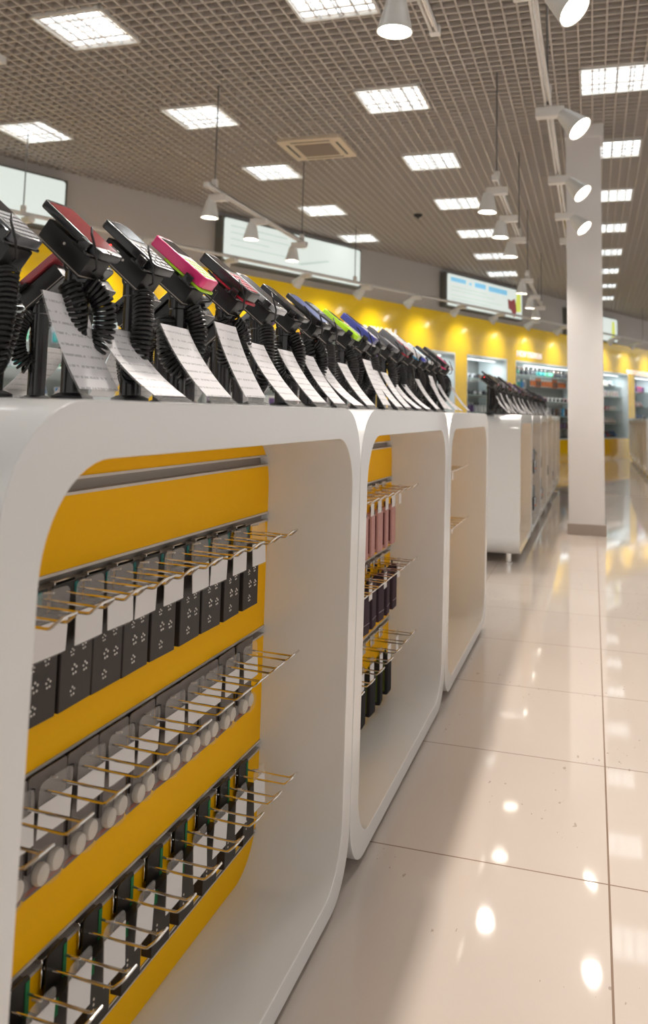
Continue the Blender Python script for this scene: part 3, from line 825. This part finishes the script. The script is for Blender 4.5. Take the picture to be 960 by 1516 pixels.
def put_phone(spec, loc_post, side, label, grp, jit=0):
    if spec in cache_ph: o = copy_tree(cache_ph[spec])
    else: o = cache_ph[spec] = phone(spec)
    th = dict(bar=.0065, touch=.0055, slider=.013, qwerty=.0065)[spec[0]]
    F = frame((0, 0, 0)).to_3x3(); off = PC + F @ Vector((0, 0, -.0122 + th))
    Rz = Matrix.Rotation((PI if side < 0 else 0) + jit, 3, 'Z'); off = Rz @ off; F = Rz @ F
    o.rotation_mode = 'XYZ'
    o.location = Vector(loc_post) + off; o.rotation_euler = F.to_euler('XYZ')
    return tag(o, label, 'phone', grp)
def make_placard(ang, hgt):
    """bent clear holder with a printed sheet, leaning back; x towards the aisle"""
    r = empty('price_placard')
    W2 = .047; n = 10; pts = []
    for i in range(n + 1):
        t = i / n; a = ang * (.65 + .55 * (1 - t))
        if i == 0: p = Vector((0, 0, 0))
        else: p = pts[-1] + Vector((-math.sin(a), 0, math.cos(a))) * (hgt / n)
        pts.append(p)
    vs = []; fs = []
    def sheet(mb, off, wd, i0, i1, th):
        vs = []
        for i in range(i0, i1 + 1):
            t_ = (pts[min(i + 1, n)] - pts[max(i - 1, 0)]).normalized(); nn = Vector((t_.z, 0, -t_.x))
            for o_ in (off, off + th):
                q = pts[i] + nn * o_; vs += [(q.x, -wd, q.z), (q.x, wd, q.z)]
        fs = []; m = i1 - i0
        for i in range(m):
            a = i * 4; b = a + 4
            fs += [(a, a + 1, b + 1, b), (a + 2, b + 2, b + 3, a + 3), (a, b, b + 2, a + 2), (a + 1, a + 3, b + 3, b + 1)]
        fs += [(0, 2, 3, 1), (m * 4, m * 4 + 1, m * 4 + 3, m * 4 + 2)]
        mb.add(vs, fs)
    mb = MB(); sheet(mb, 0, W2, 0, n, .0012); mb.build('acrylic_holder', clear, r)
    mb = MB(); sheet(mb, .0014, W2 - .002, 1, n, .0004); s = mb.build('printed_sheet', paper, r)
    mb = MB(); mb.box(-.004, .030, -W2, W2, .0, .0015); mb.build('holder_foot', clear, r, smooth=False)
    return r
plac = [make_placard(math.radians(42), .140), make_placard(math.radians(30), .145), make_placard(math.radians(52), .140)]
ZT = TT + .001
seq = {0: [('qwerty', 'grey', 'screen', 'silver'), ('qwerty', 'grey', 'screen', 'silver'), ('touch', 'black', 'wine', 'tan'), ('bar', 'black', 'screen', 'grey'), ('slider', 'pink', 'screen', 'lime'), ('slider', 'black', 'screen', 'red'), ('touch', 'silver', 'screen', 'black')],
       1: [('touch', 'black', 'screen', 'black'), ('touch', 'black', 'blueglow', 'black'), ('bar', 'black', 'screen', 'grey'), ('bar', 'lime', 'screen', 'lime'), ('slider', 'navy', 'screen', 'white'), ('bar', 'black', 'screen', 'grey'), ('bar', 'grey', 'screen', 'silver')],
       2: [('slider', 'grey', 'screen', 'red'), ('slider', 'white', 'screen', 'blue'), ('touch', 'navy', 'screen', 'black'), ('touch', 'white', 'sky', 'black'), ('bar', 'black', 'screen', 'grey'), ('slider', 'black', 'screen', 'pink'), ('bar', 'white', 'screen', 'silver')]}
alts = [('touch', 'black', 'screen', 'black'), ('bar', 'black', 'screen', 'grey'), ('slider', 'black', 'screen', 'wine'), ('bar', 'grey', 'screen', 'silver'), ('bar', 'black', 'screen', 'silver'), ('touch', 'wine', 'screen', 'black'), ('bar', 'purple', 'screen', 'grey')]
words = dict(qwerty='wide keyboard phone', touch='touch screen phone', bar='keypad phone', slider='slider phone')
unitw = ['nearest counter', 'second counter', 'third counter']
def station(spec, x, v, side, var, pv, where, grp, dxp=.118):
    jit = random.uniform(-.10, .10); x += random.uniform(-.008, .008); v += random.uniform(-.010, .010)
    o = put(stands[var], (x, v, ZT), (0 if side > 0 else PI) + jit); tag(o, 'black stand, %s' % where, 'phone stand', 'black phone stands')
    b, k, e = spec[1], spec[0], spec[3]
    lb = '%s %s%s, %s' % (cname[b], words[k], (' with %s keys' % cname[e]) if k in ('slider',) and e != b else '', where)
    put_phone(spec, (x, v, ZT), side, lb, grp, jit)
    o = put(plac[pv], (x + side * dxp, v + (.06 if side > 0 else -.06), ZT), .03 if side > 0 else PI); tag(o, 'white printed placard, %s' % where, 'placard', 'printed price placards')
XF, XB = -.612, -.905
for k in range(3):
    for i in range(7):
        v = Y0 + 1.03 * k + .075 + .147 * i
        if k == 0 and i == 0: continue
        station(seq[k][i], XF - (.06 if (k, i) == (0, 1) else .012 if (k, i) == (0, 2) else 0), v + (.075 if (k, i) == (0, 1) else .02 if (k, i) == (0, 2) else 0), 1, (i + k) % 3 if not (k == 0 and i == 1) else 0, 1 if (k == 0 and i < 2) else (0, 0, 2, 0, 1)[(i + k) % 5], 'front row, %s, %s from its near end' % (unitw[k], ORD[i]), 'display phones on the near counters')
for k in range(3):
    for i in range(7):
        v = Y0 + 1.03 * k + .10 + .147 * i
        if k == 0 and i < 2: continue
        station(alts[(i * 3 + k) % 7], XB, v, -1, (i * 2 + k) % 3, (i + k) % 3, 'back row, %s, %s from its near end' % (unitw[k], ORD[i]), 'display phones in the back rows')
for k in range(6):
    for i in range(7):
        v = far0 + 1.03 * k + .075 + .147 * i
        station(alts[(i * 5 + k * 2) % 7], uf2 - .195, v, 1, (i + k) % 3, (i + k) % 3, 'far row, %s counter past the gap, %s along' % (ORD[k], ORD[i]), 'display phones on the far row')
#PART3
# ------------------------------------------------------------------ goods in the wall niches
def colm(n, c, **k): return mat('goods_' + n, c, **k)
GC = dict(black=(.02, .02, .022, 1), charcoal=(.07, .07, .075, 1), grey=(.28, .28, .29, 1), silver=(.5, .5, .52, 1), white=(.72, .70, .69, 1), pink=(.62, .45, .45, 1), red=(.40, .03, .04, 1),
          teal=(.02, .20, .19, 1), green=(.10, .36, .22, 1), blue=(.03, .16, .42, 1), sky=(.05, .38, .68, 1), orange=(.70, .17, .03, 1), brown=(.17, .08, .05, 1), cream=(.60, .52, .42, 1), purple=(.13, .07, .2, 1))
def gm(c): return colm(c, GC[c], rough=.4)
protoG = {}
def goods(kind, c, c2):
    key = (kind, c, c2)
    if key in protoG: return copy_tree(protoG[key])
    nm = dict(hang='hanging_pack', box='boxed_device', cam='compact_camera', phones='headphones', spk='small_speaker', hand='display_handset', bottle='spray_bottle')[kind]
    r = empty(nm); A, B = gm(c), gm(c2)
    if kind == 'hang':
        mb = MB(); mb.prism(rrect(-.045, .045, -.16, 0, .008, 3), 'y', -.002, .002); mb.build('header_card', A, r, smooth=False)
        mb = MB(); mb.prism(rrect(-.036, .036, -.145, -.045, .012, 3), 'y', .002, .022); mb.build('blister', B, r, bevel=.004)
        mb = MB(); mb.tube([(0, -.03, -.012), (0, .05, -.012), (0, .06, -.004)], .002, 5); mb.build('peg', chrome, r)
    elif kind == 'box':
        mb = MB(); mb.box(-.06, .06, -.04, .04, 0, .13); mb.build('carton', A, r, bevel=.002)
        mb = MB(); mb.prism(rrect(-.045, .045, .02, .10, .006, 3), 'y', .040, .0415); mb.build('printed_window', B, r, smooth=False)
    elif kind == 'cam':
        mb = MB(); mb.prism(rrect(-.055, .055, 0, .07, .012, 4), 'y', -.018, .018); mb.box(-.02, .02, -.014, .014, .07, .082); mb.build('body', A, r, bevel=.003)
        mb = MB(); X = Matrix.Translation((0, .018, .035)) @ Matrix.Rotation(-PI / 2, 4, 'X'); mb.lathe([(.028, 0), (.028, .012), (.024, .028), (.018, .028), (.016, .02), (.001, .02)], 20, 0, X); mb.build('lens', B, r)
        mb = MB(); mb.lathe([(.007, .07), (.007, .076)], 12, 0, Matrix.Translation((-.038, 0, 0))); mb.build('shutter_button', chrome, r)
    elif kind == 'phones':
        mb = MB(); mb.tube([(.07 * math.cos(a), 0, .085 + .075 * math.sin(a)) for a in [PI * k / 14 for k in range(15)]], .007, 7); mb.build('headband', A, r)
        for s in (-1, 1):
            mb = MB(); X = Matrix.Translation((s * .07, 0, .06)) @ Matrix.Rotation(s * PI / 2, 4, 'Y'); mb.lathe([(.020, -.022), (.036, -.018), (.040, -.004), (.032, .010), (.012, .014)], 18, 0, X); mb.build('ear_cup', B, r)
        mb = MB(); mb.lathe([(.03, 0), (.03, .006), (.006, .01), (.006, .15)], 14); mb.build('stand', chrome, r)
    elif kind == 'spk':
        mb = MB(); mb.prism(rrect(-.045, .045, 0, .15, .014, 4), 'y', -.045, .035); mb.build('cabinet', A, r, bevel=.004)
        for z, q in ((.05, .032), (.112, .018)):
            mb = MB(); X = Matrix.Translation((0, .035, z)) @ Matrix.Rotation(-PI / 2, 4, 'X'); mb.lathe([(q, 0), (q, .004), (q * .8, .004), (q * .3, -.004), (.001, .002)], 20, 0, X); mb.build('driver', B, r)
    elif kind == 'hand':
        X = Matrix.Rotation(math.radians(28), 4, 'X')
        mb = MB(X); mb.prism(rrect(-.03, .03, .02, .14, .008, 3), 'y', -.006, .006); mb.build('body', A, r, bevel=.002)
        mb = MB(X); mb.prism(rrect(-.024, .024, .065, .13, .003, 2), 'y', .006, .0068); mb.build('screen', B, r, smooth=False)
        mb = MB(); mb.box(-.025, .025, -.05, .025, 0, .012); mb.box(-.01, .01, -.045, -.035, 0, .09); mb.build('stand', black_pl, r, bevel=.002)
    elif kind == 'bottle':
        mb = MB(); mb.lathe([(.024, 0), (.027, .01), (.027, .09), (.012, .115), (.012, .125)], 18); mb.build('bottle_body', A, r)
        mb = MB(); mb.lathe([(.014, .12), (.014, .15), (.008, .155)], 14); mb.build('cap', B, r)
    protoG[key] = r
    return r
kn = dict(hang='hanging pack', box='boxed gadget', cam='compact camera', phones='headphones on a stand', spk='small speaker', hand='handset on a leaning rest', bottle='cleaning spray bottle')
def facing(o, s, t, z, j=0):
    o.location = wall_at(s, t, z); o.rotation_euler = (0, 0, -(PI / 2) - ANG + j)
niche_name = ['niche behind the leftmost stands', 'niche behind the nearest phones', 'niche behind the lime phone', 'niche under the fascia lettering', 'narrow niche before the yellow post', 'wide niche left of the column', 'niche right of the column', 'niche at the right picture edge']
plans = {  # niche index -> rows (z, kind choices, colours, step)
    1: [(1.62, 'hang', [('white', 'green'), ('cream', 'white'), ('white', 'orange'), ('grey', 'teal')], .17), (1.20, 'box', [('white', 'green'), ('cream', 'brown'), ('silver', 'teal')], .2), (.90, 'hand', [('silver', 'black'), ('white', 'blue')], .15), (.62, 'box', [('charcoal', 'white'), ('white', 'red')], .2)],
    2: [(1.62, 'hang', [('grey', 'black'), ('charcoal', 'silver'), ('white', 'teal')], .2), (1.20, 'hand', [('silver', 'black'), ('black', 'grey')], .2), (.90, 'box', [('white', 'purple'), ('cream', 'red')], .25)],
    3: [(1.66, 'hang', [('charcoal', 'black'), ('black', 'charcoal')], .13), (1.26, 'box', [('black', 'charcoal'), ('charcoal', 'silver')], .18), (.95, 'spk', [('black', 'grey')], .2)],
    4: [(1.45, 'cam', [('black', 'silver'), ('silver', 'charcoal'), ('black', 'brown')], .17), (1.18, 'cam', [('charcoal', 'silver'), ('black', 'charcoal')], .17), (.90, 'bottle', [('silver', 'black'), ('white', 'grey'), ('purple', 'silver')], .10), (.60, 'box', [('grey', 'white'), ('charcoal', 'red')], .18)],
    5: [(1.58, 'phones', [('black', 'teal'), ('black', 'charcoal'), ('brown', 'black'), ('black', 'green')], .17), (1.52, 'hang', [('white', 'grey'), ('white', 'silver'), ('red', 'white'), ('white', 'green'), ('silver', 'teal'), ('white', 'green'), ('teal', 'green'), ('white', 'teal'), ('teal', 'blue')], .105), (1.56, 'hang', [('white', 'orange'), ('orange', 'brown'), ('white', 'orange')], .115),
        (1.13, 'cam', [('white', 'black'), ('pink', 'black'), ('white', 'charcoal')], .165), (.86, 'spk', [('charcoal', 'grey'), ('sky', 'white'), ('grey', 'black'), ('white', 'black'), ('brown', 'black')], .14), (.62, 'box', [('black', 'blue'), ('charcoal', 'purple'), ('brown', 'black')], .15), (.45, 'hand', [('grey', 'silver'), ('silver', 'white')], .12)],
    6: [(1.52, 'hand', [('silver', 'teal'), ('cream', 'green'), ('charcoal', 'white')], .10), (1.30, 'box', [('white', 'pink'), ('silver', 'cream')], .16), (1.02, 'cam', [('cream', 'silver'), ('red', 'silver'), ('white', 'black'), ('green', 'silver')], .15), (.74, 'hand', [('pink', 'silver'), ('cream', 'grey')], .10), (.45, 'hand', [('blue', 'black'), ('red', 'charcoal'), ('charcoal', 'blue')], .11)],
    7: [(1.45, 'box', [('purple', 'black'), ('red', 'purple')], .15), (1.12, 'hand', [('pink', 'cream'), ('red', 'white')], .12), (.85, 'cam', [('silver', 'grey'), ('blue', 'silver')], .16), (.50, 'box', [('white', 'silver'), ('grey', 'white')], .18)]}
rowname = ['top row', 'second row', 'third row', 'fourth row', 'fifth row', 'sixth row', 'lowest row']
for ni, rws in plans.items():
    a, b = openings[ni]
    for ri, (z, kind, cols, step) in enumerate(rws):
        lo, hi = a + .10, b - (.12 if ni != 6 else .05)
        if ni == 5 and ri == 1: hi = a + 1.25
        if ni == 5 and ri == 2: lo = a + 1.30
        if ni == 5 and ri == 4: lo = a + .1
        hang = kind == 'hang'; t = (-.30 if ni != 6 else -.22) if not hang else (-.50 if ni != 5 else -.42)
        n = max(1, int((hi - lo) / step))
        if not hang and not (ni == 5 and ri == 0 and False):
            sh = empty('glass_shelf', wall_at((a + b) / 2, -.30, z)); tag(sh, 'green edged glass shelf, %s of the %s' % (rowname[ri], niche_name[ni]), 'shelf')
            Y = Matrix.Translation(-Vector(sh.location)) @ WX
            if z > .5:
                mb = MB(Y); mb.box(a + .014, b - .014, -.49, -.14, z - .012, z - .001); mb.build('pane', glass_sh, sh, smooth=False)
            else:
                mb = MB(Y); mb.box(a + .014, b - .014, -.49, -.10, z - .006, z - .001); mb.build('pane', glass_sh, sh, smooth=False)
            for q in (a + .25, b - .25):
                mb = MB(Y); mb.prism([(-.548, z - .012), (-.20, z - .012), (-.20, z - .018), (-.548, z - .045)], 'x', q - .004, q + .004); mb.build('bracket', alu, sh, smooth=False)
        for i in range(n):
            s = lo + step * (i + .5)
            c, c2 = cols[(i * 3 + i // 2) % len(cols)] if len(cols) > 1 else cols[0]
            if ni == 5 and ri == 1: c, c2 = cols[i % len(cols)]
            o = goods(kind, c, c2); facing(o, s, t, z, random.uniform(-.12, .12) if not hang else 0)
            lb = '%s and %s %s, %s from left, %s, %s' % (c, c2, kn[kind], ORD[i] if i < 14 else 'far right', rowname[ri], niche_name[ni])
            wds = lb.split()
            tag(o, ' '.join(wds) if len(wds) <= 16 else '%s %s, %s from left, %s, %s' % (c, kn[kind].split(' on ')[0], ORD[i] if i < 14 else 'far right', rowname[ri], niche_name[ni]), kn[kind].split(' on ')[0], 'goods in the ' + niche_name[ni])
